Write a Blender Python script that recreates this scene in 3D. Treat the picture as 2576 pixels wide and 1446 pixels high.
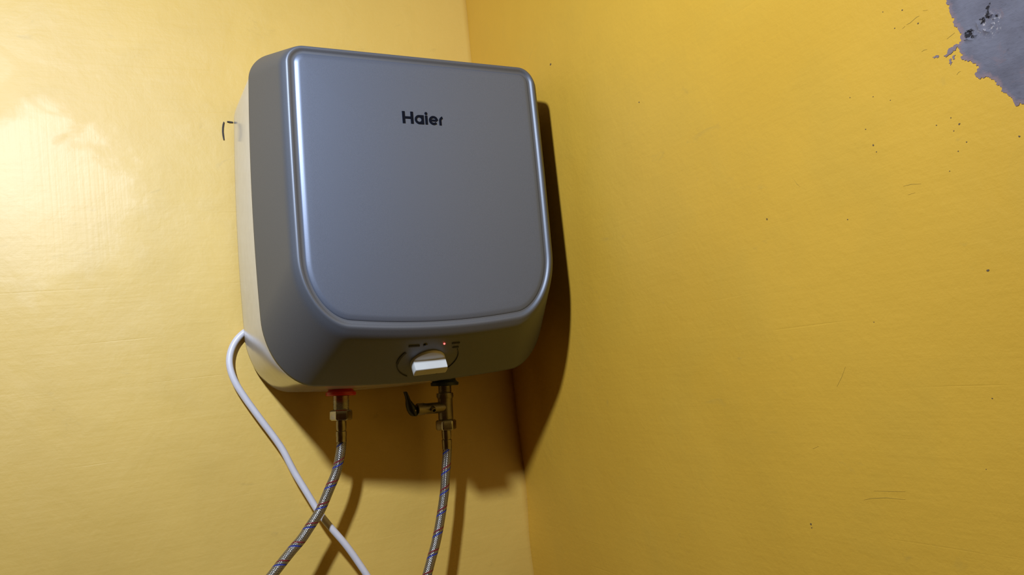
import bpy, bmesh, math, random
from math import pi, sin, cos, sqrt
from mathutils import Vector, Matrix, noise
from mathutils.geometry import delaunay_2d_cdt
random.seed(7)
S = bpy.context.scene
for o in list(bpy.data.objects): bpy.data.objects.remove(o)

# ------------------------------------------------------------------ camera
R = Vector((0.8938, -0.4315, -0.1223)).normalized()
F = Vector((0.4433, 0.8913, 0.0953)).normalized()
U = R.cross(F).normalized(); R = F.cross(U).normalized()
cd = bpy.data.cameras.new('camera'); cam = bpy.data.objects.new('camera', cd); S.collection.objects.link(cam)
cd.sensor_width = 36.0; cd.lens = 1968.92 / 2576 * 36; cd.clip_start = 0.02
cam.matrix_world = Matrix(((R.x, U.x, -F.x, -0.30052), (R.y, U.y, -F.y, -1.01887), (R.z, U.z, -F.z, -0.20068), (0, 0, 0, 1)))
S.camera = cam

# ------------------------------------------------------------------ light and exposure
W = bpy.data.worlds.new('world'); S.world = W; W.use_nodes = True
W.node_tree.nodes['Background'].inputs[0].default_value = (1.0, 0.36, 0.10, 1)
W.node_tree.nodes['Background'].inputs[1].default_value = 0.026
def lamp(name, loc, aim, size, power, col, spread=pi):
    l = bpy.data.lights.new(name, 'AREA'); l.shape = 'DISK'; l.size = size; l.energy = power; l.color = col; l.spread = spread
    o = bpy.data.objects.new(name, l); S.collection.objects.link(o); o.location = loc
    o.rotation_euler = (Vector(aim) - Vector(loc)).to_track_quat('-Z', 'Y').to_euler(); return o
lamp('white_lamp', (-0.49, -0.88, 0.380), (-0.20, -0.05, -0.30), 0.060, 13.9, (0.76, 0.86, 1.0))
S.view_settings.view_transform = 'Standard'; S.view_settings.look = 'None'
S.view_settings.exposure = 0.0; S.view_settings.gamma = 1.0; S.view_settings.use_curve_mapping = False

# ------------------------------------------------------------------ helpers
def tag(o, label=None, cat=None, group=None, kind=None):
    for k, v in (('label', label), ('category', cat), ('group', group), ('kind', kind)):
        if v: o[k] = v
    return o
def link(name, me, mat=None, parent=None, smooth=True):
    if mat: me.materials.append(mat)
    o = bpy.data.objects.new(name, me); S.collection.objects.link(o)
    if parent: o.parent = parent
    if smooth:
        for p in me.polygons: p.use_smooth = True
    return o
def obj(name, bm, mat=None, parent=None, smooth=True, sharp=None):
    bmesh.ops.recalc_face_normals(bm, faces=bm.faces)
    me = bpy.data.meshes.new(name); bm.to_mesh(me); bm.free()
    if sharp is not None: me.set_sharp_from_angle(angle=math.radians(sharp)) if hasattr(me, 'set_sharp_from_angle') else None
    o = link(name, me, mat, parent, False)
    if smooth:
        for p in me.polygons: p.use_smooth = True
        if sharp is not None: me.set_sharp_from_angle(angle=math.radians(sharp))
    return o
def loft(bm, rings, cap0=False, cap1=False, closed=True):
    V = [[bm.verts.new(p) for p in r] for r in rings]
    n = len(rings[0])
    for a, b in zip(V, V[1:]):
        for i in range(n if closed else n - 1):
            j = (i + 1) % n
            bm.faces.new((a[i], a[j], b[j], b[i]))
    if cap0: bm.faces.new(V[0])
    if cap1: bm.faces.new(V[-1][::-1])
    return V
def frame(ax):
    ax = Vector(ax).normalized(); t = Vector((0, 1, 0)) if abs(ax.y) < .9 else Vector((1, 0, 0))
    u = t.cross(ax).normalized(); return u, ax.cross(u).normalized(), ax
def lathe(bm, base, axis, prof, n=40, seg_shape=None, rot=0):
    """prof: list of (distance along axis, radius)"""
    u, v, a = frame(axis); base = Vector(base); rings = []
    for d, r in prof:
        ring = []
        for k in range(n):
            t = 2 * pi * k / n + rot; rr = r * (seg_shape(2 * pi * k / n, d) if seg_shape else 1)
            ring.append(base + a * d + (u * cos(t) + v * sin(t)) * rr)
        rings.append(ring)
    return loft(bm, rings, True, True)
def hexf(t, d=0):
    a = (t + pi / 6) % (pi / 3) - pi / 6
    return min(cos(pi / 6) / cos(a) , 0.985)
def catmull(P, m=10):
    P = [Vector(p) for p in P]; Q = [P[0] * 2 - P[1]] + P + [P[-1] * 2 - P[-2]]; out = []
    for i in range(1, len(Q) - 2):
        a, b, c, d = Q[i - 1:i + 3]
        for k in range(m):
            t = k / m
            out.append(.5 * ((2 * b) + (c - a) * t + (2 * a - 5 * b + 4 * c - d) * t * t + (3 * b - a - 3 * c + d) * t ** 3))
    out.append(P[-1]); return out
def smooth_path(P, it):
    P = [p.copy() for p in P]
    for _ in range(it):
        P = [P[0]] + [(P[i - 1] + P[i] * 2 + P[i + 1]) / 4 for i in range(1, len(P) - 1)] + [P[-1]]
    return P
def tube(name, pts, r, mat, parent=None, n=24, caps=True, rfun=None):
    """swept tube with UV: u around (0..1), v = length in metres"""
    u, v, a = frame(pts[1] - pts[0]); rings = []; L = 0; Ls = []
    for i, p in enumerate(pts):
        t = (pts[min(i + 1, len(pts) - 1)] - pts[max(i - 1, 0)]).normalized()
        u = (u - t * u.dot(t)).normalized(); w = t.cross(u)
        if i: L += (p - pts[i - 1]).length
        Ls.append(L); rr = rfun(L) * r if rfun else r
        rings.append([p + (u * cos(2 * pi * k / n) + w * sin(2 * pi * k / n)) * rr for k in range(n)])
    verts = [q for rg in rings for q in rg]; faces = []; uvs = []
    for i in range(len(rings) - 1):
        for k in range(n):
            j = (k + 1) % n
            faces.append((i * n + k, i * n + j, (i + 1) * n + j, (i + 1) * n + k))
            uvs += [(k / n, Ls[i]), ((k + 1) / n, Ls[i]), ((k + 1) / n, Ls[i + 1]), (k / n, Ls[i + 1])]
    if caps:
        faces.append(tuple(range(n))[::-1]); uvs += [(0, 0)] * n
        m = (len(rings) - 1) * n; faces.append(tuple(range(m, m + n))); uvs += [(0, L)] * n
    me = bpy.data.meshes.new(name); me.from_pydata(verts, [], faces)
    uv = me.uv_layers.new(name='UVMap')
    for i, c in enumerate(uvs): uv.data[i].uv = c
    me.update()
    return link(name, me, mat, parent)

# ------------------------------------------------------------------ materials
class NT:
    def __init__(s, name):
        s.m = bpy.data.materials.new(name); s.m.use_nodes = True; s.t = s.m.node_tree; s.b = s.t.nodes['Principled BSDF']
    def n(s, typ, **kw):
        x = s.t.nodes.new(typ); ins = kw.pop('i', {})
        for k, v in kw.items(): setattr(x, k, v)
        for k, v in ins.items(): s.put(x.inputs[k], v)
        return x
    def put(s, sock, v):
        if isinstance(v, bpy.types.NodeSocket): s.t.links.new(v, sock)
        elif isinstance(v, bpy.types.Node): s.t.links.new(v.outputs[0], sock)
        else: sock.default_value = v
    def math(s, op, a, b=0.0, c=0.0, clamp=False):
        x = s.n('ShaderNodeMath', operation=op, use_clamp=clamp); s.put(x.inputs[0], a); s.put(x.inputs[1], b); s.put(x.inputs[2], c); return x.outputs[0]
    def rng(s, v, a, b, c=0.0, d=1.0, smooth=False):
        x = s.n('ShaderNodeMapRange', i={0: v, 1: a, 2: b, 3: c, 4: d}); 
        if smooth: x.interpolation_type = 'SMOOTHSTEP'
        return x.outputs[0]
    def mix(s, f, a, b):
        x = s.n('ShaderNodeMix', data_type='RGBA'); s.put(x.inputs[0], f); s.put(x.inputs[6], a); s.put(x.inputs[7], b); return x.outputs[2]
    def noise(s, vec, scale, detail=3, rough=.55, dist=0):
        x = s.n('ShaderNodeTexNoise', i={'Scale': scale, 'Detail': detail, 'Roughness': rough, 'Distortion': dist}); s.put(x.inputs['Vector'], vec); return x.outputs[0]
    def map(s, vec, scale=(1, 1, 1), rot=(0, 0, 0), loc=(0, 0, 0)):
        x = s.n('ShaderNodeMapping', i={'Scale': scale, 'Rotation': rot, 'Location': loc}); s.put(x.inputs[0], vec); return x.outputs[0]
    def bump(s, h, strength, dist, nrm=None):
        x = s.n('ShaderNodeBump', i={'Strength': strength, 'Distance': dist, 'Height': h})
        if nrm is not None: s.put(x.inputs['Normal'], nrm)
        return x.outputs[0]
    def co(s): return s.n('ShaderNodeTexCoord').outputs['Object']
    def out(s, **kw):
        for k, v in kw.items(): s.put(s.b.inputs[k.replace('_', ' ')], v)
        return s.m
def plain(name, col, rough=.5, metal=0.0, spec=.5, grain=0, gs=400, **kw):
    N = NT(name)
    if grain:
        h = N.noise(N.co(), gs, 3); N.out(Normal=N.bump(h, grain, .0006))
    c = N.mix(N.noise(N.co(), 60, 4), tuple(x * .88 for x in col) + (1,), tuple(min(1, x * 1.1) for x in col) + (1,))
    return N.out(Base_Color=c, Roughness=rough, Metallic=metal, Specular_IOR_Level=spec, **kw)

def wall_mat(name, gloss):
    """gloss paint brushed over uneven plaster; gloss=True has a slicker patchy top coat"""
    N = NT(name); c = N.co()
    big = N.noise(c, 3.2, 3, .5); mid = N.noise(c, 14, 4, .55, .4); fine = N.noise(c, 230, 4, .65); roll = N.noise(c, 45, 5, .6, .3)
    # long faint strokes and scratches
    st = N.noise(N.map(c, (9, 9, 150), (0, .12, .12)), 1.0, 3, .6)
    sc = N.noise(N.map(c, (5, 5, 240), (0.5, .6, .3)), 1.0, 2, .5)
    vert = N.noise(N.map(c, (260, 260, 3)), 1.0, 2, .5)
    scr = N.rng(sc, .70, .78)
    h = N.math('ADD', N.math('MULTIPLY', roll, .55), N.math('MULTIPLY', fine, .10 if gloss else .26))
    h = N.math('ADD', h, N.math('MULTIPLY', st, .22)); h = N.math('ADD', h, N.math('MULTIPLY', mid, .9))
    h = N.math('ADD', h, N.math('MULTIPLY', scr, -.10))
    # small pits and specks, commoner towards the rough side
    vo = N.n('ShaderNodeTexVoronoi', i={'Scale': 95.0}); N.put(vo.inputs['Vector'], N.map(N.n('ShaderNodeVectorMath', operation='ADD').outputs[0] if False else c, (1, 1, 1)))
    cell = N.n('ShaderNodeSeparateColor'); N.put(cell.inputs[0], vo.outputs['Color'])
    clump = N.rng(N.noise(c, 7, 2), .42, .68)
    rare = N.math('GREATER_THAN', N.math('MULTIPLY', cell.outputs[0], N.math('ADD', .86, N.math('MULTIPLY', clump, .10))), .925)
    sp = N.math('MULTIPLY', rare, N.math('LESS_THAN', N.math('ADD', vo.outputs['Distance'], N.math('MULTIPLY', fine, .16)), .19))
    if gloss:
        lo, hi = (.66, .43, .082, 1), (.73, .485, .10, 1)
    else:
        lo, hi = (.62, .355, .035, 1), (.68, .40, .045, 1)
    col = N.mix(N.rng(big, .35, .65), lo, hi)
    col = N.mix(N.math('MULTIPLY', N.rng(mid, .5, .72), .16), col, (.50, .33, .05, 1))
    smudge = N.math('MULTIPLY', N.rng(N.noise(N.map(c, (22, 22, 34)), 1, 4, .65, .8), .66, .76), .25)
    col = N.mix(smudge, col, (.34, .24, .06, 1))
    col = N.mix(N.math('MULTIPLY', sp, .8), col, (.10, .06, .02, 1))
    nrm = N.bump(h, .55, .0016)
    nrm = N.bump(N.math('MULTIPLY', sp, -1.0), .5, .0008, nrm)
    if gloss:
        dist = N.n('ShaderNodeVectorMath', operation='LENGTH'); N.put(dist.inputs[0], N.map(c, (1, 1, .8), loc=(.375, 0, -.045)))
        near = N.rng(N.math('ADD', dist.outputs['Value'], N.math('MULTIPLY', N.noise(N.map(c, (16, 16, 16)), 1, 5, .6, .6), .16)), .150, .185, 1, 0, smooth=True)
        patch = N.rng(N.noise(N.map(c, (10, 10, 11), loc=(.37, 0, .1)), 1, 5, .6, .9), .50, .60, smooth=True)
        patch = N.math('ADD', N.math('MULTIPLY', patch, .45), near, clamp=True)
        coatn = N.bump(N.math('ADD', N.math('MULTIPLY', vert, .5), N.math('ADD', N.math('MULTIPLY', roll, .5), N.math('MULTIPLY', mid, 1.3))), .35, .0012)
        return N.out(Base_Color=col, Roughness=.56, Specular_IOR_Level=.85, Normal=nrm,
                     Coat_Weight=N.rng(patch, 0, 1, .22, .62), Coat_Roughness=N.rng(patch, 0, 1, .52, .43), Coat_IOR=1.5, Coat_Normal=coatn)
    return N.out(Base_Color=col, Roughness=.50, Specular_IOR_Level=.40, Normal=nrm)
M = {}
M['wall_l'] = wall_mat('gloss_yellow_paint', True)
M['wall_r'] = wall_mat('yellow_paint', False)
def patch_mat():
    N = NT('bare_grey_plaster'); c = N.co()
    a = N.noise(N.map(c, (1, 1, 1)), 22, 5, .6); f = N.noise(N.map(c, (260, 160, 420), (.5, 0, 0)), 1, 4, .65)
    d = N.noise(c, 75, 5, .65, .8)
    col = N.mix(N.rng(a, .35, .65), (.115, .108, .135, 1), (.185, .182, .225, 1))
    col = N.mix(N.math('MULTIPLY', N.rng(d, .60, .70), .5), col, (.20, .14, .15, 1))
    col = N.mix(N.math('MULTIPLY', N.rng(f, .62, .75), .45), col, (.05, .042, .055, 1))
    for p, rr in (((0.188, -.7250, -.0306), .0042), ((0.188, -.7262, -.0330), .0020), ((0.188, -.7345, -.0265), .0030), ((0.188, -.7385, -.0245), .0026), ((0.188, -.7395, -.0200), .0022), ((0.188, -.7435, -.0270), .0016)):
        v = N.n('ShaderNodeVectorMath', operation='DISTANCE'); N.put(v.inputs[0], c); v.inputs[1].default_value = p
        dd = N.math('ADD', v.outputs['Value'], N.math('MULTIPLY', N.math('SUBTRACT', N.noise(c, 420, 3, .7), .5), .009))
        col = N.mix(N.rng(dd, rr * .50, rr * .62, 1, 0), col, (.012, .009, .011, 1))      # shade inside broken hollows, painted as near-black colour
    at = N.n('ShaderNodeAttribute', attribute_name='rim')
    rim = N.rng(N.math('ADD', at.outputs['Fac'], N.math('MULTIPLY', N.math('SUBTRACT', N.noise(c, 130, 4, .7), .5), .009)), .0005, .0028, .75, 0)
    col = N.mix(rim, col, (.24, .165, .175, 1))
    gl = N.n('ShaderNodeVectorMath', operation='DISTANCE'); N.put(gl.inputs[0], c); gl.inputs[1].default_value = (.188, -.7385, -.0310)
    grit = N.math('MULTIPLY', N.rng(gl.outputs['Value'], .004, .009, 1, 0), N.rng(N.noise(c, 620, 2), .58, .64))
    col = N.mix(grit, col, (.42, .38, .38, 1))
    h = N.math('ADD', N.math('MULTIPLY', f, .6), N.math('MULTIPLY', d, .8))
    return N.out(Base_Color=col, Roughness=.75, Specular_IOR_Level=.3, Normal=N.bump(h, .6, .0010))
M['plaster'] = patch_mat()
def silver(name, c1, rgh=.44):
    N = NT(name); c = N.co(); s = N.noise(c, 2600, 2, .7); g = N.noise(c, 1800, 2)
    col = N.mix(N.rng(s, .35, .65), tuple(x * .90 for x in c1) + (1,), tuple(x * 1.1 for x in c1) + (1,))
    return N.out(Base_Color=col, Metallic=.55, Roughness=N.rng(g, .3, .7, rgh - .015, rgh + .015), Specular_IOR_Level=.5, Normal=N.bump(s, .03, .0003))
M['silver'] = silver('silver_grey_paint', (.138, .149, .180), .49)
M['panel'] = silver('silver_grey_panel_paint', (.150, .173, .236))
M['white'] = plain('warm_white_enamel', (.57, .59, .66), .13, 0, .5)
M['knob'] = plain('white_plastic', (.55, .56, .56), .4)
M['cord'] = plain('white_cord_sheath', (.66, .64, .70), .38)
M['black'] = plain('black_print', (.003, .004, .009), .7, 0, .08)
M['faint'] = plain('dark_print', (.06, .06, .055), .7, 0, .2)
M['ink'] = plain('black_marker_ink', (.018, .010, .006), .6)
M['blackp'] = plain('black_plastic', (.012, .012, .012), .42)
M['scratch'] = plain('scratched_yellow_paint', (.46, .29, .035), .7)
M['pit'] = plain('dark_brown_underlayer', (.13, .085, .04), .8)
M['red'] = plain('red_plastic', (.62, .025, .02), .35)
M['dkblue'] = plain('dark_blue_plastic', (.02, .035, .06), .4)
M['hole_shade'] = plain('painted_bore_shade', (.004, .003, .003), .9)  # near-black colour standing in for shade inside the drain
M['led_off'] = plain('dark_lens', (.01, .01, .01), .25)
N = NT('lit_red_lens'); M['led'] = N.out(Base_Color=(.8, .05, .05, 1), Emission_Color=(1, .08, .07, 1), Emission_Strength=5.0)
def metal(name, c, rough, bump=.1):
    N = NT(name); k = N.co(); a = N.noise(k, 90, 4, .6); b = N.noise(k, 700, 3)
    col = N.mix(N.rng(a, .3, .7), tuple(x * .75 for x in c) + (1,), tuple(c) + (1,))
    return N.out(Base_Color=col, Metallic=1.0, Roughness=N.rng(a, .3, .7, rough * .8, rough * 1.3), Normal=N.bump(b, bump, .0004))
M['brass'] = metal('dull_plated_brass', (.36, .31, .23), .33)
M['nickel'] = metal('nickel_plated_steel', (.50, .48, .44), .24)
M['cast'] = metal('cast_brass_body', (.30, .26, .20), .42, .35)
def braid_mat():
    N = NT('braided_steel_mesh'); uv = N.n('ShaderNodeUVMap'); sp = N.n('ShaderNodeSeparateXYZ'); N.put(sp.inputs[0], uv.outputs[0])
    u, v = sp.outputs[0], sp.outputs[1]; rad = 2 * pi
    # two crossing strand families, 24 carriers each; local over/under checker
    k = 12.0; pv = 1.0 / 0.0262         # one turn of a strand every 26 mm
    A = N.math('ADD', N.math('MULTIPLY', u, k), N.math('MULTIPLY', v, k * pv))
    B = N.math('SUBTRACT', N.math('MULTIPLY', u, k), N.math('MULTIPLY', v, k * pv))
    sa = N.math('ABSOLUTE', N.math('SINE', N.math('MULTIPLY', A, pi))); sb = N.math('ABSOLUTE', N.math('SINE', N.math('MULTIPLY', B, pi)))
    chk = N.math('MODULO', N.math('ADD', N.math('FLOOR', A), N.math('FLOOR', N.math('ADD', B, 1000.0))), 2.0)
    over = N.math('ABSOLUTE', chk)
    h = N.math('ADD', N.math('MULTIPLY', sa, over), N.math('MULTIPLY', sb, N.math('SUBTRACT', 1.0, over)))
    wires = N.math('ABSOLUTE', N.math('SINE', N.math('MULTIPLY', A, pi * 4)))
    h2 = N.math('ADD', h, N.math('MULTIPLY', wires, .12))
    # coloured tracer yarns: two helices, one red, one blue, seen only where their strand lies on top
    t = N.math('FRACT', N.math('ADD', N.math('MULTIPLY', v, pv), N.math('SUBTRACT', 100.0, u)))
    red = N.math('COMPARE', t, .18, .042); blue = N.math('COMPARE', t, .40, .042)
    vis = N.math('GREATER_THAN', h, .28)
    col = N.mix(N.rng(h, .1, .9), (.04, .036, .03, 1), (.44, .42, .39, 1))
    col = N.mix(N.math('MULTIPLY', red, vis), col, (.20, .012, .018, 1)); col = N.mix(N.math('MULTIPLY', blue, vis), col, (.012, .03, .30, 1))
    yarn = N.math('MULTIPLY', N.math('ADD', red, blue, clamp=True), vis)
    return N.out(Base_Color=col, Metallic=N.rng(yarn, 0, 1, .9, .0), Roughness=N.rng(yarn, 0, 1, .25, .6), Normal=N.bump(h2, .6, .0006))
M['braid'] = braid_mat()

# ------------------------------------------------------------------ walls
XC = 0.1883
CORN = [(.60, .188), (.347, .1887), (.247, .1860), (.10, .1883), (-.2105, .1905), (-.284, .1894), (-.375, .1902), (-.4585, .1850), (-.60, .1880)]
def xcorner(z):
    if z >= CORN[0][0] or z <= CORN[-1][0]: return XC
    for (z1, x1), (z0, x0) in zip(CORN, CORN[1:]):
        if z0 <= z <= z1:
            t = (z - z0) / (z1 - z0); t = t * t * (3 - 2 * t); return x0 + (x1 - x0) * t
def lin(a, b, n): return [a + (b - a) * i / n for i in range(n + 1)]
def wall(name, fn, us, vs, thick, mat):
    """grid wall with slight plaster waviness, closed into a slab"""
    bm = bmesh.new()
    fr = [[bm.verts.new(fn(u, v)) for u in us] for v in vs]
    bk = [[bm.verts.new(fn(u, v) + thick) for u in us] for v in vs]
    for j in range(len(vs) - 1):
        for i in range(len(us) - 1):
            bm.faces.new((fr[j][i], fr[j][i + 1], fr[j + 1][i + 1], fr[j + 1][i]))
    def side(a, b):
        for (p, q), (r, s) in zip(zip(a, a[1:]), zip(b, b[1:])): bm.faces.new((p, q, s, r))
    side(fr[0], bk[0]); side(fr[-1], bk[-1]); side([r[0] for r in fr], [r[0] for r in bk]); side([r[-1] for r in fr], [r[-1] for r in bk])
    bm.faces.new([bk[0][0], bk[0][-1], bk[-1][-1], bk[-1][0]]) if False else None
    return tag(obj(name, bm, mat), kind='structure')
def fl(x, z):
    w = noise.noise(Vector((x * 5, 3.1, z * 5))) * .0012 + noise.noise(Vector((x * 17, 9.1, z * 17))) * .0004
    k = 1 - math.exp(-abs(x - XC) / .03)
    return Vector((x + .008 * math.exp(-abs(x - XC) / .004), min(w * k, .0009) + .0006, z))
def fr_(y, z):
    w = noise.noise(Vector((4.4, y * 5, z * 5))) * .0012 + noise.noise(Vector((1.4, y * 17, z * 17))) * .0004
    e = math.exp(-abs(y) / .03)
    return Vector((XC + w * (1 - e) + (xcorner(z) - XC) * e, y, z))
xs = lin(-2.2, -.62, 8)[:-1] + lin(-.62, XC, 90); zs = lin(-1.5, -.62, 5)[:-1] + lin(-.62, .62, 140) + lin(.62, 1.1, 4)[1:]
wl = wall('wall_left', fl, xs, zs, Vector((0, .12, 0)), M['wall_l'])
ys = lin(.004, -.012, 6)[:-1] + lin(-.012, -1.0, 120) + lin(-1.0, -2.2, 6)[1:]
wr = wall('wall_right', fr_, ys, zs, Vector((.12, 0, 0)), M['wall_r'])

# bare plaster patch with a ragged chipped edge on the right wall (y, z outline)
PATCH=[(-0.7142,-0.0015),(-0.7143,-0.0056),(-0.7156,-0.0102),(-0.7161,-0.0142),(-0.7160,-0.0185),(-0.7175,-0.0229),(-0.7192,-0.0274),(-0.7191,-0.0303),(-0.7194,-0.0325),(-0.7156,-0.0331),(-0.7099,-0.0344),(-0.7060,-0.0372),(-0.7076,-0.0388),(-0.7117,-0.0375),(-0.7152,-0.0349),(-0.7168,-0.0366),(-0.7168,-0.0388),(-0.7185,-0.0410),(-0.7173,-0.0442),(-0.7211,-0.0472),(-0.7256,-0.0502),(-0.7269,-0.0525),(-0.7255,-0.0545),(-0.7241,-0.0584),(-0.7259,-0.0605),(-0.7292,-0.0609),(-0.7330,-0.0637),(-0.7360,-0.0664),(-0.7380,-0.0703),(-0.7375,-0.0729),(-0.7406,-0.0752),(-0.7425,-0.0789),(-0.7434,-0.0814),(-0.7443,-0.0848),(-0.7490,-0.0851),(-0.7573,-0.0950),(-0.7714,-0.1022),(-0.7858,-0.1026),(-0.7980,-0.0779),(-0.8039,-0.0332),(-0.7900,-0.0095),(-0.7631,0.0129),(-0.7345,0.0187),(-0.7183,0.0113)]
CHIPS=[[(-0.7115,-0.0420),(-0.7126,-0.0394),(-0.7139,-0.0397),(-0.7130,-0.0417)],[(-0.7085,-0.0434),(-0.7093,-0.0408),(-0.7109,-0.0409),(-0.7110,-0.0433),(-0.7093,-0.0451)],[(-0.6983,-0.0345),(-0.7003,-0.0348),(-0.7029,-0.0362),(-0.7016,-0.0367),(-0.6992,-0.0360)]]
def ragged(P, it, amp):
    for k in range(it):
        Q = []
        for i, a in enumerate(P):
            b = P[(i + 1) % len(P)]; dx, dy = b[0] - a[0], b[1] - a[1]; d = random.uniform(-1, 1) * amp
            Q += [a, ((a[0] + b[0]) / 2 - dy * d, (a[1] + b[1]) / 2 + dx * d)]
        P = Q
    return P
CRAT = [(-.7251, -.0316, .0031, .0022), (-.7368, -.0292, .0050, .0012)]   # y, z, radius, depth
def plaster(name, P, step, it, base):
    P = ragged(P, it, .34); n = len(P)
    def inside(y, z):
        c = False
        for i in range(n):
            (a, b), (e, f) = P[i], P[(i + 1) % n]
            if (b > z) != (f > z) and y < (e - a) * (z - b) / (f - b) + a: c = not c
        return c
    pts = [Vector(p) for p in P]
    y0, y1 = min(p[0] for p in P), max(p[0] for p in P); z0, z1 = min(p[1] for p in P), max(p[1] for p in P)
    y = y0
    while y < y1:
        z = z0
        while z < z1:
            q = (y + random.uniform(-.3, .3) * step, z + random.uniform(-.3, .3) * step)
            if inside(*q) and min((q[0] - p[0]) ** 2 + (q[1] - p[1]) ** 2 for p in P) > (step * .45) ** 2: pts.append(Vector(q))
            z += step
        y += step
    vs_, es, fs, *_ = delaunay_2d_cdt(pts, [], [list(range(n))], 1, 1e-7)
    out = []
    for v in vs_:
        y, z = v.x, v.y; h = base + noise.noise(Vector((y * 90, z * 90, 2))) * .00035 + noise.noise(Vector((y * 300, z * 300, 5))) * .0002
        for cy, cz, r, dp in CRAT:
            d = math.hypot(y - cy, z - cz) / r
            d += noise.noise(Vector((y * 400, z * 400, 1))) * .35
            if d < 1.25:
                t = max(0, 1 - (d / 1.0) ** 3); h += (.0012 * math.exp(-((d - 1.02) / .16) ** 2)) - .0006 * t
        if min((y - p[0]) ** 2 + (z - p[1]) ** 2 for p in P) < 1e-10: h = 0
        out.append((fr_(y, z).x - max(h, .00015 if h else 0) , y, z))
    bm = bmesh.new(); V = [bm.verts.new(v) for v in out]
    for f in fs: bm.faces.new([V[i] for i in f])
    # rim turned back into the wall so the layer has thickness
    es_ = [e for e in bm.edges if len(e.link_faces) == 1]
    r = bmesh.ops.extrude_edge_only(bm, edges=es_)
    for v in [g for g in r['geom'] if isinstance(g, bmesh.types.BMVert)]: v.co.x += .0015
    for e in es_:
        for v in e.verts: v.co.x -= base * .6
    o = obj(name, bm, M['plaster'], wr, True, 40)
    at = o.data.attributes.new('rim', 'FLOAT', 'POINT')
    for i, v in enumerate(o.data.vertices):
        at.data[i].value = min(math.hypot(v.co.y - p[0], v.co.z - p[1]) for p in P)
    return o
plaster('bare_plaster_patch', PATCH, .0016, 3, .00030)['label'] = 'grey plaster showing where the yellow paint has come away'
for c in CHIPS: plaster('bare_plaster_chip', c, .0012, 2, .0002)

# small dark pits where flecks of the yellow paint are gone
PITS = [(-0.6429, -0.0775, 0.00082), (-0.6445, -0.083, 0.00051), (-0.639, -0.0644, 0.00052), (-0.5272, -0.3606, 0.00104), (-0.5275, -0.3634, 0.00069), (-0.6306, -0.0374, 0.00043), (-0.6496, -0.0438, 0.00045), (-0.6834, 0.0051, 0.00057), (-0.6689, 0.0106, 0.00043), (-0.7078, -0.0837, 0.00082), (-0.6924, -0.0793, 0.00043), (-0.7034, -0.0867, 0.00042), (-0.7103, -0.0964, 0.00051), (-0.7038, -0.1004, 0.00052), (-0.7427, -0.1031, 0.00072), (-0.6957, -0.1114, 0.00043), (-0.7088, -0.1796, 0.001), (-0.3811, 0.0495, 0.00105), (-0.6105, -0.125, 0.00056), (-0.6929, -0.0089, 0.00066), (-0.6756, -0.0044, 0.00047), (-0.7031, -0.0778, 0.00042), (-0.217, 0.1573, 0.00186), (-0.6969, -0.2603, 0.00052), (-0.6191, -0.2035, 0.00043), (-0.6624, -0.0511, 0.00036), (-0.6846, -0.3057, 0.00034)]
for y, z, rad in PITS:
    bm = bmesh.new(); n = 9; x = fr_(y, z).x; ph = random.uniform(0, 6)
    rg = [(y + rad * random.uniform(.6, 1.2) * cos(2 * pi * k / n + ph), z + rad * .8 * random.uniform(.6, 1.2) * sin(2 * pi * k / n + ph)) for k in range(n)]
    a = [bm.verts.new((x - .0002, p, q)) for p, q in rg]; b = [bm.verts.new((x + .001, p, q)) for p, q in rg]; bm.faces.new(a)
    for k in range(n): bm.faces.new((a[k], a[(k + 1) % n], b[(k + 1) % n], b[k]))
    obj('paint_pit', bm, M['pit'], wr, False)

# shallow scratches in the right wall's paint
for pts in [[(-0.6847, -0.006), (-0.6875, -0.0059), (-0.69, -0.0051), (-0.6926, -0.0043), (-0.6947, -0.0044)], [(-0.6811, -0.0072), (-0.6834, -0.0065)], [(-0.6977, -0.0023), (-0.7011, -0.0033)], [(-0.7101, -0.0274), (-0.7131, -0.0265), (-0.716, -0.0257)], [(-0.6916, -0.0281), (-0.6938, -0.0277), (-0.6957, -0.0282)], [(-0.7121, -0.0523), (-0.7137, -0.0511), (-0.715, -0.0511)], [(-0.5874, -0.2346), (-0.5824, -0.2423), (-0.5764, -0.2495)], [(-0.5946, -0.3275), (-0.6092, -0.3265), (-0.6219, -0.3256)], [(-0.5842, -0.3353), (-0.5906, -0.3335), (-0.6049, -0.3315), (-0.6208, -0.3313)], [(-0.6607, -0.1124), (-0.6669, -0.1126), (-0.6742, -0.1143)], [(-0.6631, -0.1192), (-0.6687, -0.119)], [(-0.6099, -0.3316), (-0.6116, -0.3314)], [(-0.5659, -0.0817), (-0.5683, -0.0863), (-0.5714, -0.0897)], [(-0.5425, -0.2987), (-0.5487, -0.2965)]]:
    ww = .00020; a, b = [], []; bm = bmesh.new(); n = len(pts)
    for i, p in enumerate(pts):
        q0, q1 = pts[max(i - 1, 0)], pts[min(i + 1, n - 1)]; dy, dz = q1[0] - q0[0], q1[1] - q0[1]; d = math.hypot(dy, dz); w_ = ww * (1 if 0 < i < n - 1 else .35) * random.uniform(.7, 1.2)
        x = fr_(*p).x - .00015
        a.append(bm.verts.new((x, p[0] - dz / d * w_, p[1] + dy / d * w_))); b.append(bm.verts.new((x, p[0] + dz / d * w_, p[1] - dy / d * w_)))
    for i in range(n - 1): bm.faces.new((a[i], a[i + 1], b[i + 1], b[i]))
    ext = bmesh.ops.extrude_edge_only(bm, edges=[e for e in bm.edges if len(e.link_faces) == 1])
    for v in ext['geom']:
        if isinstance(v, bmesh.types.BMVert): v.co.x += .0008
    obj('paint_scratch', bm, M['scratch'], wr, False)

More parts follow.
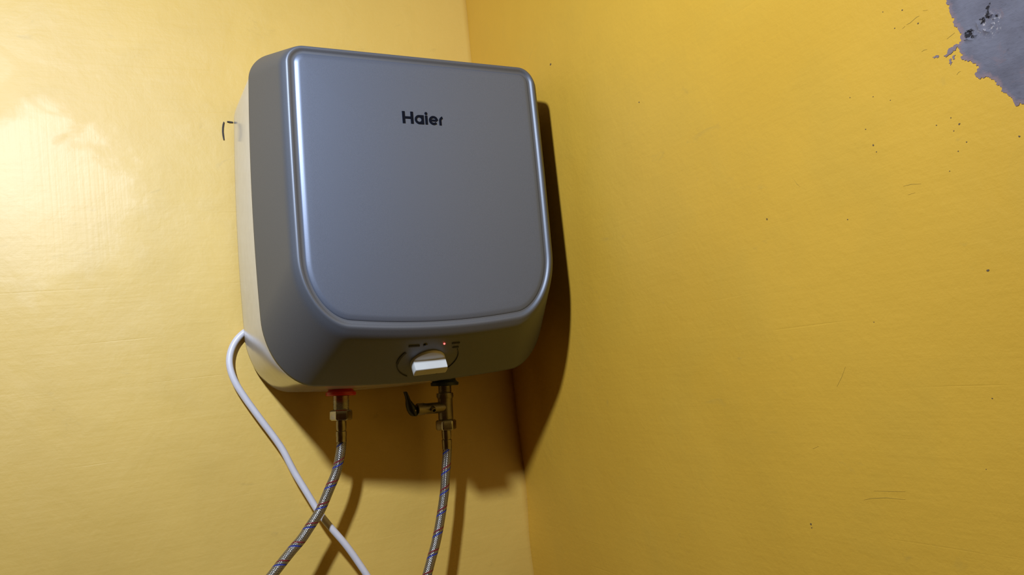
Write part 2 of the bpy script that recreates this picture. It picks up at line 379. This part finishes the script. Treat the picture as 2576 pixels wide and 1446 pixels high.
# pen marks on the left wall left of the heater
def stroke(pts, w, y=-.0012):
    bm = bmesh.new(); L, Rr = [], []
    for i, p in enumerate(pts):
        a = pts[max(i - 1, 0)]; b = pts[min(i + 1, len(pts) - 1)]; dx, dz = b[0] - a[0], b[1] - a[1]; d = math.hypot(dx, dz)
        ww = w * (1 if 0 < i < len(pts) - 1 else .7)
        L.append((p[0] - dz / d * ww, p[1] + dx / d * ww)); Rr.append((p[0] + dz / d * ww, p[1] - dx / d * ww))
    top = [[bm.verts.new((x, y, z)) for x, z in s] for s in (L, Rr)]; bot = [[bm.verts.new((x, y + .0012, z)) for x, z in s] for s in (L, Rr)]
    for i in range(len(pts) - 1):
        bm.faces.new((top[0][i], top[0][i + 1], top[1][i + 1], top[1][i]))
        for t, b in ((top[0], bot[0]), (top[1], bot[1])): bm.faces.new((t[i], t[i + 1], b[i + 1], b[i]))
    for i in (0, -1): bm.faces.new((top[0][i], top[1][i], bot[1][i], bot[0][i]))
    return bm
PEN = [(-.1722, .1477), (-.1733, .1440), (-.1741, .1400), (-.1746, .1350), (-.1745, .1295), (-.1741, .1242)]
obj('pen_mark', stroke(PEN, .0009), M['ink'], wl, False)
obj('pen_mark', stroke([(-.1682, .1482), (-.1655, .1478), (-.1612, .1475)], .0010), M['ink'], wl, False)

# ------------------------------------------------------------------ water heater
def prof(a, b, rt, rb, bs, bt, bb, kb, dz, n=20, m=26):
    P = []
    def arc(cx, cz, r, t0, t1, k=1.0):
        for i in range(n):
            t = t0 + (t1 - t0) * i / (n - 1); P.append((cx + r * cos(t), cz + r * k * sin(t)))
    def line(p, q):
        for i in range(1, m): P.append((p[0] + (q[0] - p[0]) * i / m, p[1] + (q[1] - p[1]) * i / m))
    arc(a - rt, b - rt, rt, 0, pi / 2); line((a - rt, b), (-a + rt, b)); arc(-a + rt, b - rt, rt, pi / 2, pi); line((-a, b - rt), (-a, -b + rb * kb))
    arc(-a + rb, -b + rb * kb, rb, pi, 1.5 * pi, kb); line((-a + rb, -b), (a - rb, -b)); arc(a - rb, -b + rb * kb, rb, 1.5 * pi, 2 * pi, kb); line((a, -b + rb * kb), (a, b - rt))
    out = []
    for x, z in P:
        sx = 1 if x > 0 else -1
        out.append((x + sx * bs * (1 - (z / b) ** 2) * abs(x) / a, z + (bt if z > 0 else -bb) * (1 - (x / a) ** 2) * abs(z) / b + dz))
    return out
HR = -0.03472
D1, D2 = .16108, .24230
SEAM = dict(a=.165, b=.18169, rt=.030, rb=.04754, bs=.00513, bt=.00278, bb=.01049, kb=1.4387, dz=-.01556)
PAN = dict(a=.1333, b=.13496, rt=.00995, rb=.03948, bs=.00126, bt=0, bb=.01174, kb=1.4126, dz=.0003)
def off(P, e):   # grow or shrink a profile
    Q = dict(P); Q['a'] += e; Q['b'] += e; Q['rt'] = max(P['rt'] + e, .002); Q['rb'] = max(P['rb'] + e, .002); return prof(**Q)
def ring(p, d): return [Vector((x, -d, z)) for x, z in p]
def lerp(p, q, t): return [(a[0] + (b[0] - a[0]) * t, a[1] + (b[1] - a[1]) * t) for a, b in zip(p, q)]
H = bpy.data.objects.new('water_heater', None); S.collection.objects.link(H); H.rotation_euler = (0, -HR, 0); H.location = (0, -.0005, 0)
tag(H, 'small square electric water heater with silver grey cover and white casing, hung beside the corner', 'water heater')
seam = off(SEAM, 0)
# white casing
bm = bmesh.new(); back = dict(SEAM); back['a'] += .0012; back['b'] += .0056
rs = []
for t, e in ((0, -.0150), (0, -.0006), (.02, -.0002), (.1, .0), (.3, 0), (.5, 0), (.7, 0), (.9, 0), (.975, -.0006), (1, -.0030), (1, -.02)):
    q = dict(SEAM); q['a'] += .0012 * t; q['b'] += .0056 * t
    rs.append(ring(off(q, e - .0004), (D1 + .002) * (1 - t) + .010 * t))
loft(bm, rs, True, True); obj('casing', bm, M['white'], H, True, 50)['label'] = 'white rear casing'
# wall bracket behind the casing
bm = bmesh.new()
for z in (.09,):
    bmesh.ops.create_cube(bm, size=1, matrix=Matrix.Translation((0, -.006, z)) @ Matrix.Diagonal((.20, .010, .03, 1)))
obj('wall_bracket', bm, M['nickel'], H, False)
# silver cover: side skirt, rounded front edge, crest, groove
bm = bmesh.new(); rs = []
PK = dict(PAN); PK['b'] -= .0010; PK['bb'] += .0010; PK['dz'] -= .0026
K = off(PK, .0142); Dk = D2 + .0008; DK = D2 - .0052
for t in (0, ): rs += [ring(off(SEAM, -.004), D1 + .001), ring(off(SEAM, .0004), D1 - .0008), ring(off(SEAM, .0012), D1)]
s1 = off(SEAM, .0012)
K2 = off(PAN, .0084)
for t in (.03, .12, .24, .36, .48, .60, .72, .84, .93): rs.append(ring(lerp(s1, K, t), D1 + (DK - D1) * t))
def bend(a, da, k, dk, c, dc, m):     # small rounded edge between two flat bands
    for i in range(1, m + 1):
        t = i / m; w0, w1, w2 = (1 - t) ** 2, 2 * t * (1 - t), t * t
        rs.append(ring([(w0 * p[0] + w1 * q[0] + w2 * r_[0], w0 * p[1] + w1 * q[1] + w2 * r_[1]) for p, q, r_ in zip(a, k, c)], w0 * da + w1 * dk + w2 * dc))
A_, dA = lerp(s1, K, .93), D1 + (DK - D1) * .93
B_, dB = lerp(K, K2, .45), DK + (Dk - DK) * .45
bend(A_, dA, K, DK, B_, dB, 6)
C_, dC = lerp(K, K2, .78), DK + (Dk - DK) * .78; rs.append(ring(C_, dC))
bend(C_, dC, K2, Dk, off(PAN, .0070), Dk + .0001, 6)
rs.append(ring(off(PAN, .0062), Dk))
for e, dd in ((.0054, -.0003), (.0046, -.0009), (.0038, -.0015), (.0030, -.0019), (.0018, -.0020), (.0002, -.0020), (-.004, -.0024)):
    rs.append(ring(off(PAN, e), Dk + dd))
loft(bm, rs); obj('front_cover', bm, M['silver'], H)['label'] = 'silver grey front cover'
# raised panel
bm = bmesh.new(); rs = []
for e, dd in ((.0012, -.0030), (.0008, -.0018), (.0002, -.0013), (-.0012, -.0008), (-.0028, -.0003), (-.0040, -.0000), (-.0055, .0001), (-.012, .00015)): rs.append(ring(off(PAN, e), D2 + .0008 + dd))
base = off(PAN, -.012); c0 = (0, .0)
for sc in (.9, .75, .6, .45, .3, .15, .05): rs.append(ring([(x * sc, z * sc) for x, z in base], D2 + .00095 + .0006 * (1 - sc * sc)))
loft(bm, rs, False, True)
panel = obj('front_panel', bm, M['panel'], H); panel['label'] = 'flat raised panel in the cover front'

# lettering (flat black print)
LY = -(D2 + .0019)
def flat(bm, quads, y=LY, th=.0008, place=lambda x, z: (x, z)):
    for i_, q in enumerate(quads):
        q = [place(*p) for p in q]; y -= .000003
        t = [bm.verts.new((x, y, z)) for x, z in q]; b = [bm.verts.new((x, y + th, z)) for x, z in q]
        bm.faces.new(t)
        for i in range(len(q)): j = (i + 1) % len(q); bm.faces.new((t[i], t[j], b[j], b[i]))
def band(pts, w):
    o = []; E = []
    for i, p in enumerate(pts):
        a = pts[max(i - 1, 0)]; b = pts[min(i + 1, len(pts) - 1)]; dx, dz = b[0] - a[0], b[1] - a[1]; d = math.hypot(dx, dz)
        E.append(((p[0] - dz / d * w / 2, p[1] + dx / d * w / 2), (p[0] + dz / d * w / 2, p[1] - dx / d * w / 2)))
    return [[a[0], b[0], b[1], a[1]] for a, b in zip(E, E[1:])]
def arcp(cx, cz, rx, rz, a0, a1, n=22): return [(cx + rx * cos(math.radians(a0 + (a1 - a0) * i / n)), cz + rz * sin(math.radians(a0 + (a1 - a0) * i / n))) for i in range(n + 1)]
w = .235
LET = {
 'H': band([(w / 2, 0), (w / 2, 1)], w) + band([(.845, 0), (.845, 1)], w) + band([(.1, .49), (.85, .49)], .185),
 'a': band(arcp(1.475, .375, .295, .285, 0, 360, 36), .19) + band([(1.79, 0), (1.79, .755)], .205) + band([(1.5, .665), (1.8, .665)], .18) + band([(1.5, .085), (1.8, .085)], .17),
 'i': band([(2.12, 0), (2.12, .75)], .215) + [arcp(2.12, .925, .125, .125, 0, 330, 11)],
 'e': band(arcp(2.76, .375, .315, .285, 0, 318, 34), .19) + band([(2.46, .375), (3.07, .375)], .155),
 'r': band([(3.375, 0), (3.375, .40)] + arcp(3.72, .38, .345, .31, 172, 112, 10), .20),
}
for ch in 'Haier':
    bm = bmesh.new(); U_ = .0134
    flat(bm, LET[ch], place=lambda x, z: (-.0233 + x * U_ * .957, .0672 + z * U_))
    obj('letter', bm, M['black'], panel, False)

# control area on the underside of the cover: local frame of the sloping chin
A = Vector((0, -D1, -.2090)); B = Vector((0, -.2371, -.1634)); up = (B - A).normalized(); nx = Vector((1, 0, 0)); nn = up.cross(nx).normalized()
if nn.z > 0: nn = -nn
KC = A + up * (up.dot(Vector((0, -.20610, -.18120)) - A)) - up * .0085
def chin(x, s, h=0):  # x across, s up the slope from the knob centre, h out of the surface
    return KC + nx * x + up * s + nn * (h - .0090 * (x / .16) ** 2)
def chin_prism(name, quads, mat, h0, h1, par):
    bm = bmesh.new()
    for q in quads:
        t = [bm.verts.new(chin(x, s, h1)) for x, s in q]; b = [bm.verts.new(chin(x, s, h0)) for x, s in q]
        bm.faces.new(t)
        for i in range(len(q)): j = (i + 1) % len(q); bm.faces.new((t[i], t[j], b[j], b[i]))
    return obj(name, bm, mat, par, False)
HC = .0007
chin_prism('dial_marking', band(arcp(0, 0, .0345, .0345, 150, 186, 12), .0026) + band(arcp(0, 0, .0345, .0345, 186, 240, 16), .0009), M['faint'], -.002, HC, H)
chin_prism('dial_marking', band(arcp(0, 0, .0345, .0345, 30, -60, 20), .0005), M['faint'], -.002, HC, H)
chin_prism('printed_caption', [[(-.0290, 0.0280), (-.0170, 0.0280), (-.0170, 0.0300), (-.0290, 0.0300)]], M['faint'], -.002, HC, H)
chin_prism('printed_caption', [[(.0200, 0.0285), (.0290, 0.0285), (.0290, 0.0301), (.0200, 0.0301)]], M['faint'], -.002, HC, H)
chin_prism('printed_caption', [[(.0230, 0.0205), (.0300, 0.0205), (.0300, 0.0220), (.0230, 0.0220)]], M['faint'], -.002, HC, H)
for x, m, r in ((.0108, 'led', .0010), (-.0108, 'led_off', .0024)):
    bm = bmesh.new(); lathe(bm, chin(x, .0298, -.003), nn, [(0, r), (.0034, r), (.0038, r * .7), (.0039, r * .2)], 20)
    o = obj('indicator_light', bm, M[m], H); o['label'] = 'glowing red indicator' if m == 'led' else 'unlit dark indicator'
# knob: round skirt with a straight grip bar
ka = math.radians(3.0)
def kp(x, s, h): return chin(x * cos(ka) - s * sin(ka), x * sin(ka) + s * cos(ka) - .0015, h)
bm = bmesh.new(); rings = []
for h, r in ((-.003, .0196), (.0012, .0196), (.0024, .0190), (.0029, .0178), (.0031, .010), (.0031, .002)):
    rings.append([kp(r * cos(2 * pi * k / 48), r * sin(2 * pi * k / 48), h) for k in range(48)])
loft(bm, rings, True, True); knob = obj('control_knob', bm, M['knob'], H, True, 35)
bm = bmesh.new(); rings = []
def bar(e, r):
    o = []; hw = .0062 - e
    xm = sqrt(max(r * r - hw * hw, 0)); a = math.atan2(hw, xm)
    for k in range(9): t = -a + 2 * a * k / 8; o.append((r * cos(t), r * sin(t)))
    for k in range(9): t = pi - a + 2 * a * k / 8; o.append((r * cos(t), r * sin(t)))
    return o
for h, e, r in ((.0015, -.0012, .0193), (.0040, -.0004, .0193), (.0075, 0, .0193), (.0132, .0001, .0191), (.0140, .0004, .0189), (.0144, .0010, .0184), (.0145, .0020, .017)):
    rings.append([kp(x, s, h) for x, s in bar(e, r)])
loft(bm, rings, True, True); obj('knob_grip', bm, M['knob'], knob, True, 35)

# collars around the two pipe stubs under the casing (in heater space)
def loc(p): # world -> heater local
    return Matrix.Rotation(-HR, 4, 'Y').inverted() @ Vector(p)
HOT = [Vector(p) for p in ((-.0731, -.061, -.2130), (-.0784, -.062, -.2699))]
COLD = [Vector(p) for p in ((.0632, -.058, -.2150), (.0576, -.057, -.2911))]
def axis_pt(L, z):
    t = (z - L[0].z) / (L[1].z - L[0].z); return L[0].lerp(L[1], t)
def pipe(name, L, z0, z1, prof_, mat, parent, n=40, shape=None, inv=False):
    """lathe along the fitting axis from height z0 down to z1; prof_ = (fraction, radius)"""
    a, b = axis_pt(L, z0), axis_pt(L, z1)
    if parent is H: a, b = loc(a), loc(b)
    d = (b - a).length; bm = bmesh.new()
    lathe(bm, a, b - a, [(f * d, r) for f, r in prof_], n, shape, -.34)
    return obj(name, bm, mat, parent, True, 35)
o = pipe('pipe_collar', HOT, -.201, -.2145, ((0, .0140), (.45, .0145), (.62, .0165), (.70, .0182), (.90, .0182), (1, .0172), (1, .010)), M['red'], H); o['label'] = 'red collar'
o = pipe('pipe_collar', COLD, -.206, -.2190, ((0, .0140), (.45, .0145), (.62, .0165), (.70, .0182), (.90, .0182), (1, .0172), (1, .010)), M['dkblue'], H); o['label'] = 'dark blue collar'
def thread(n=9, r=.0098, d=.0005):
    o = []
    for i in range(n * 4 + 1): o.append((i / (n * 4), r + d * sin(i * pi / 2)))
    return o
pipe('pipe_nipple', HOT, -.210, -.2330, [(0, .0099)] + [(f * .96 + .02, r) for f, r in thread(15, .0096, .00016)] + [(1, .0095)], M['nickel'], H)
pipe('pipe_nipple', COLD, -.214, -.2310, [(0, .0088)] + [(f * .96 + .02, r) for f, r in thread(10, .0084, .00016)] + [(1, .008)], M['brass'], H)

# ------------------------------------------------------------------ braided hoses
HOSE1 =[ (-0.0784,-0.0620,-0.2699),(-0.0820,-0.0620,-0.2864),(-0.0877,-0.0600,-0.3045),(-0.0964,-0.0600,-0.3199),(-0.1044,-0.0595,-0.3344),(-0.1124,-0.0600,-0.3472),(-0.1242,-0.0620,-0.3598),(-0.1356,-0.0650,-0.3717),(-0.1480,-0.0690,-0.3811),(-0.1593,-0.0730,-0.3900),(-0.1715,-0.0780,-0.4000),(-0.1911,-0.0850,-0.4157),(-0.2188,-0.0950,-0.4362),(-.262,-.108,-.470),(-.312,-.120,-.520),(-.350,-.128,-.590),(-.362,-.130,-.680),(-.362,-.130,-.80) ]
HOSE2 =[ (0.0576,-0.0570,-0.2911),(0.0560,-0.0560,-0.3091),(0.0519,-0.0550,-0.3303),(0.0481,-0.0545,-0.3513),(0.0436,-0.0550,-0.3669),(0.0361,-0.0570,-0.3890),(0.0273,-0.0600,-0.4104),(0.0191,-0.0630,-0.4257),(0.0091,-0.0670,-0.4444),(-0.0060,-0.0720,-0.4712),(-0.0243,-0.0780,-0.5025),(-.050,-.086,-.550),(-.074,-.092,-.610),(-.088,-.096,-.690),(-.092,-.098,-.80) ]
def hose(L, path, zn0, zn1, zf1, label):
    t = bpy.data.objects.new('braided_hose', None); S.collection.objects.link(t); tag(t, label, 'hose', 'braided hoses under the water heater')
    # hexagonal union nut, then the crimped ferrule
    pipe('union_nut', L, zn0, zn1, ((0, .0118), (.08, .0130), (.14, .0136), (.86, .0136), (.92, .0130), (1, .0116), (1, .006)), M['nickel'], t, 72, lambda a, d: hexf(a))
    zm = zn1 + (zf1 - zn1) * .42
    pipe('ferrule', L, zn1 + .001, zf1, ((0, .0052), (.06, .0052), (.07, .0062), (.42, .0061), (.46, .0055), (.50, .0055), (.53, .0064), (.72, .0064), (.76, .0061), (.98, .0062), (1, .0056)), M['brass'], t)
    st = [axis_pt(L, zf1 + .004), axis_pt(L, zf1 - .004)] + [Vector(p) for p in path if p[2] < zf1 - .010]
    pts = smooth_path(catmull(st, 14), 14)
    tube('braided_sleeve', pts, .0058, M['braid'], t, 28)
    return t
hose(HOT, HOSE1, -.2315, -.2440, -.2700, 'braided steel hose from the red collar, curving down to the left under the heater')
hose(COLD, HOSE2, -.2625, -.2755, -.3000, 'braided steel hose hanging nearly straight below the brass safety valve')

# ------------------------------------------------------------------ safety valve
V_ = bpy.data.objects.new('safety_valve', None); S.collection.objects.link(V_)
tag(V_, 'dull brass safety valve with black lever, screwed under the heater on the right stub', 'valve')
pipe('valve_body', COLD, -.2285, -.2635, ((0, .0085), (0, .0108), (.13, .0110), (.18, .0100), (.22, .0095), (.60, .0096), (.93, .0096), (.97, .0092), (1, .0086)), M['cast'], V_, 48)
ax0 = Vector((.0600, -.060, -.2464)); ax1 = Vector((.0205, -.062, -.2440)); dv = ax1 - ax0
bm = bmesh.new(); lathe(bm, ax0, dv, [(0, .0066), (.3 * dv.length, .0070), (.72 * dv.length, .0070), (.75 * dv.length, .0076), (.98 * dv.length, .0076), (1 * dv.length, .0070)], 36)
obj('valve_branch', bm, M['cast'], V_, True, 35)
hb = Vector((.0392, -.0600, -.2418)); hd = Vector((.08, -.86, -.48)).normalized()
bm = bmesh.new(); u, v, a = frame(hd); rr = []
for d, r in ((0, .0038), (.0120, .0034), (.0127, .0031), (.0128, .0023), (.0100, .0022)): rr.append([hb + a * d + (u * cos(2 * pi * k / 28) + v * sin(2 * pi * k / 28)) * r for k in range(28)])
loft(bm, rr); out_ = obj('drain_outlet', bm, M['cast'], V_, True, 30)
bm = bmesh.new(); lathe(bm, hb + hd * .0108, hd, [(0, .0023), (.0006, .0023)], 24); obj('drain_hole_shade', bm, M['hole_shade'], out_, False)  # black disc painted as the shade inside the outlet
# lever: a flat black handle rising from a rounded hub
lv = [(-.0006, .0232, .0012), (-.0002, .0222, .0023), (.0012, .0170, .0026), (.0022, .0120, .0031), (.0036, .0075, .0050), (.0050, .0035, .0064), (.0060, -.0010, .0068), (.0068, -.0050, .0060), (.0074, -.0080, .0042), (.0078, -.0090, .0020)]
bm = bmesh.new(); rr = []
ctr = Vector((.0085, -.0615, -.2430))
for x, z, w_ in lv:
    c = ctr + Vector((x, 0, z)); rr.append([c + Vector((cos(2 * pi * k / 20) * w_, sin(2 * pi * k / 20) * (.0045 if z > .01 else .0072), -.15 * cos(2 * pi * k / 20) * w_)) for k in range(20)])
loft(bm, rr, True, True); lev = obj('valve_lever', bm, M['blackp'], V_, True, 50); lev['label'] = 'black plastic lever'
bm = bmesh.new(); lathe(bm, ctr + Vector((.0076, -.0060, -.0018)), (0, -1, 0), [(0, .0014), (.0016, .0014), (.0019, .0010)], 16); obj('lever_pin', bm, M['cast'], lev)

# ------------------------------------------------------------------ power cord
CORD =[ (-0.1488,-0.0060,-0.1145),(-0.1615,-0.0060,-0.1178),(-0.1744,-0.0060,-0.1246),(-0.1847,-0.0065,-0.1354),(-0.1911,-0.0080,-0.1500),(-0.1921,-0.0100,-0.1645),(-0.1886,-0.0120,-0.1805),(-0.1818,-0.0130,-0.1958),(-0.1735,-0.0140,-0.2114),(-0.1628,-0.0150,-0.2307),(-0.1511,-0.0160,-0.2507),(-0.1402,-0.0180,-0.2711),(-0.1342,-0.0200,-0.2884),(-0.1281,-0.0220,-0.3041),(-0.1209,-0.0250,-0.3200),(-0.1139,-0.0280,-0.3359),(-0.1083,-0.0310,-0.3490),(-0.1015,-0.0340,-0.3614),(-0.0931,-0.0370,-0.3750),(-0.0836,-0.0400,-0.3893),(-0.0751,-0.0420,-0.4041),(-0.0674,-0.0440,-0.4191),(-0.0594,-0.0460,-0.4352),(-0.0456,-0.0480,-0.4645),(-0.0255,-0.0500,-0.5044),(.002,-.050,-.565),(.020,-.048,-.640),(.028,-.046,-.72),(.030,-.045,-.80) ]
o = tube('power_cord', smooth_path(catmull(CORD, 8), 20), .0041, M['cord'], None, 24)
tag(o, 'white power cord coming from behind the heater and running down across the yellow wall', 'cord')
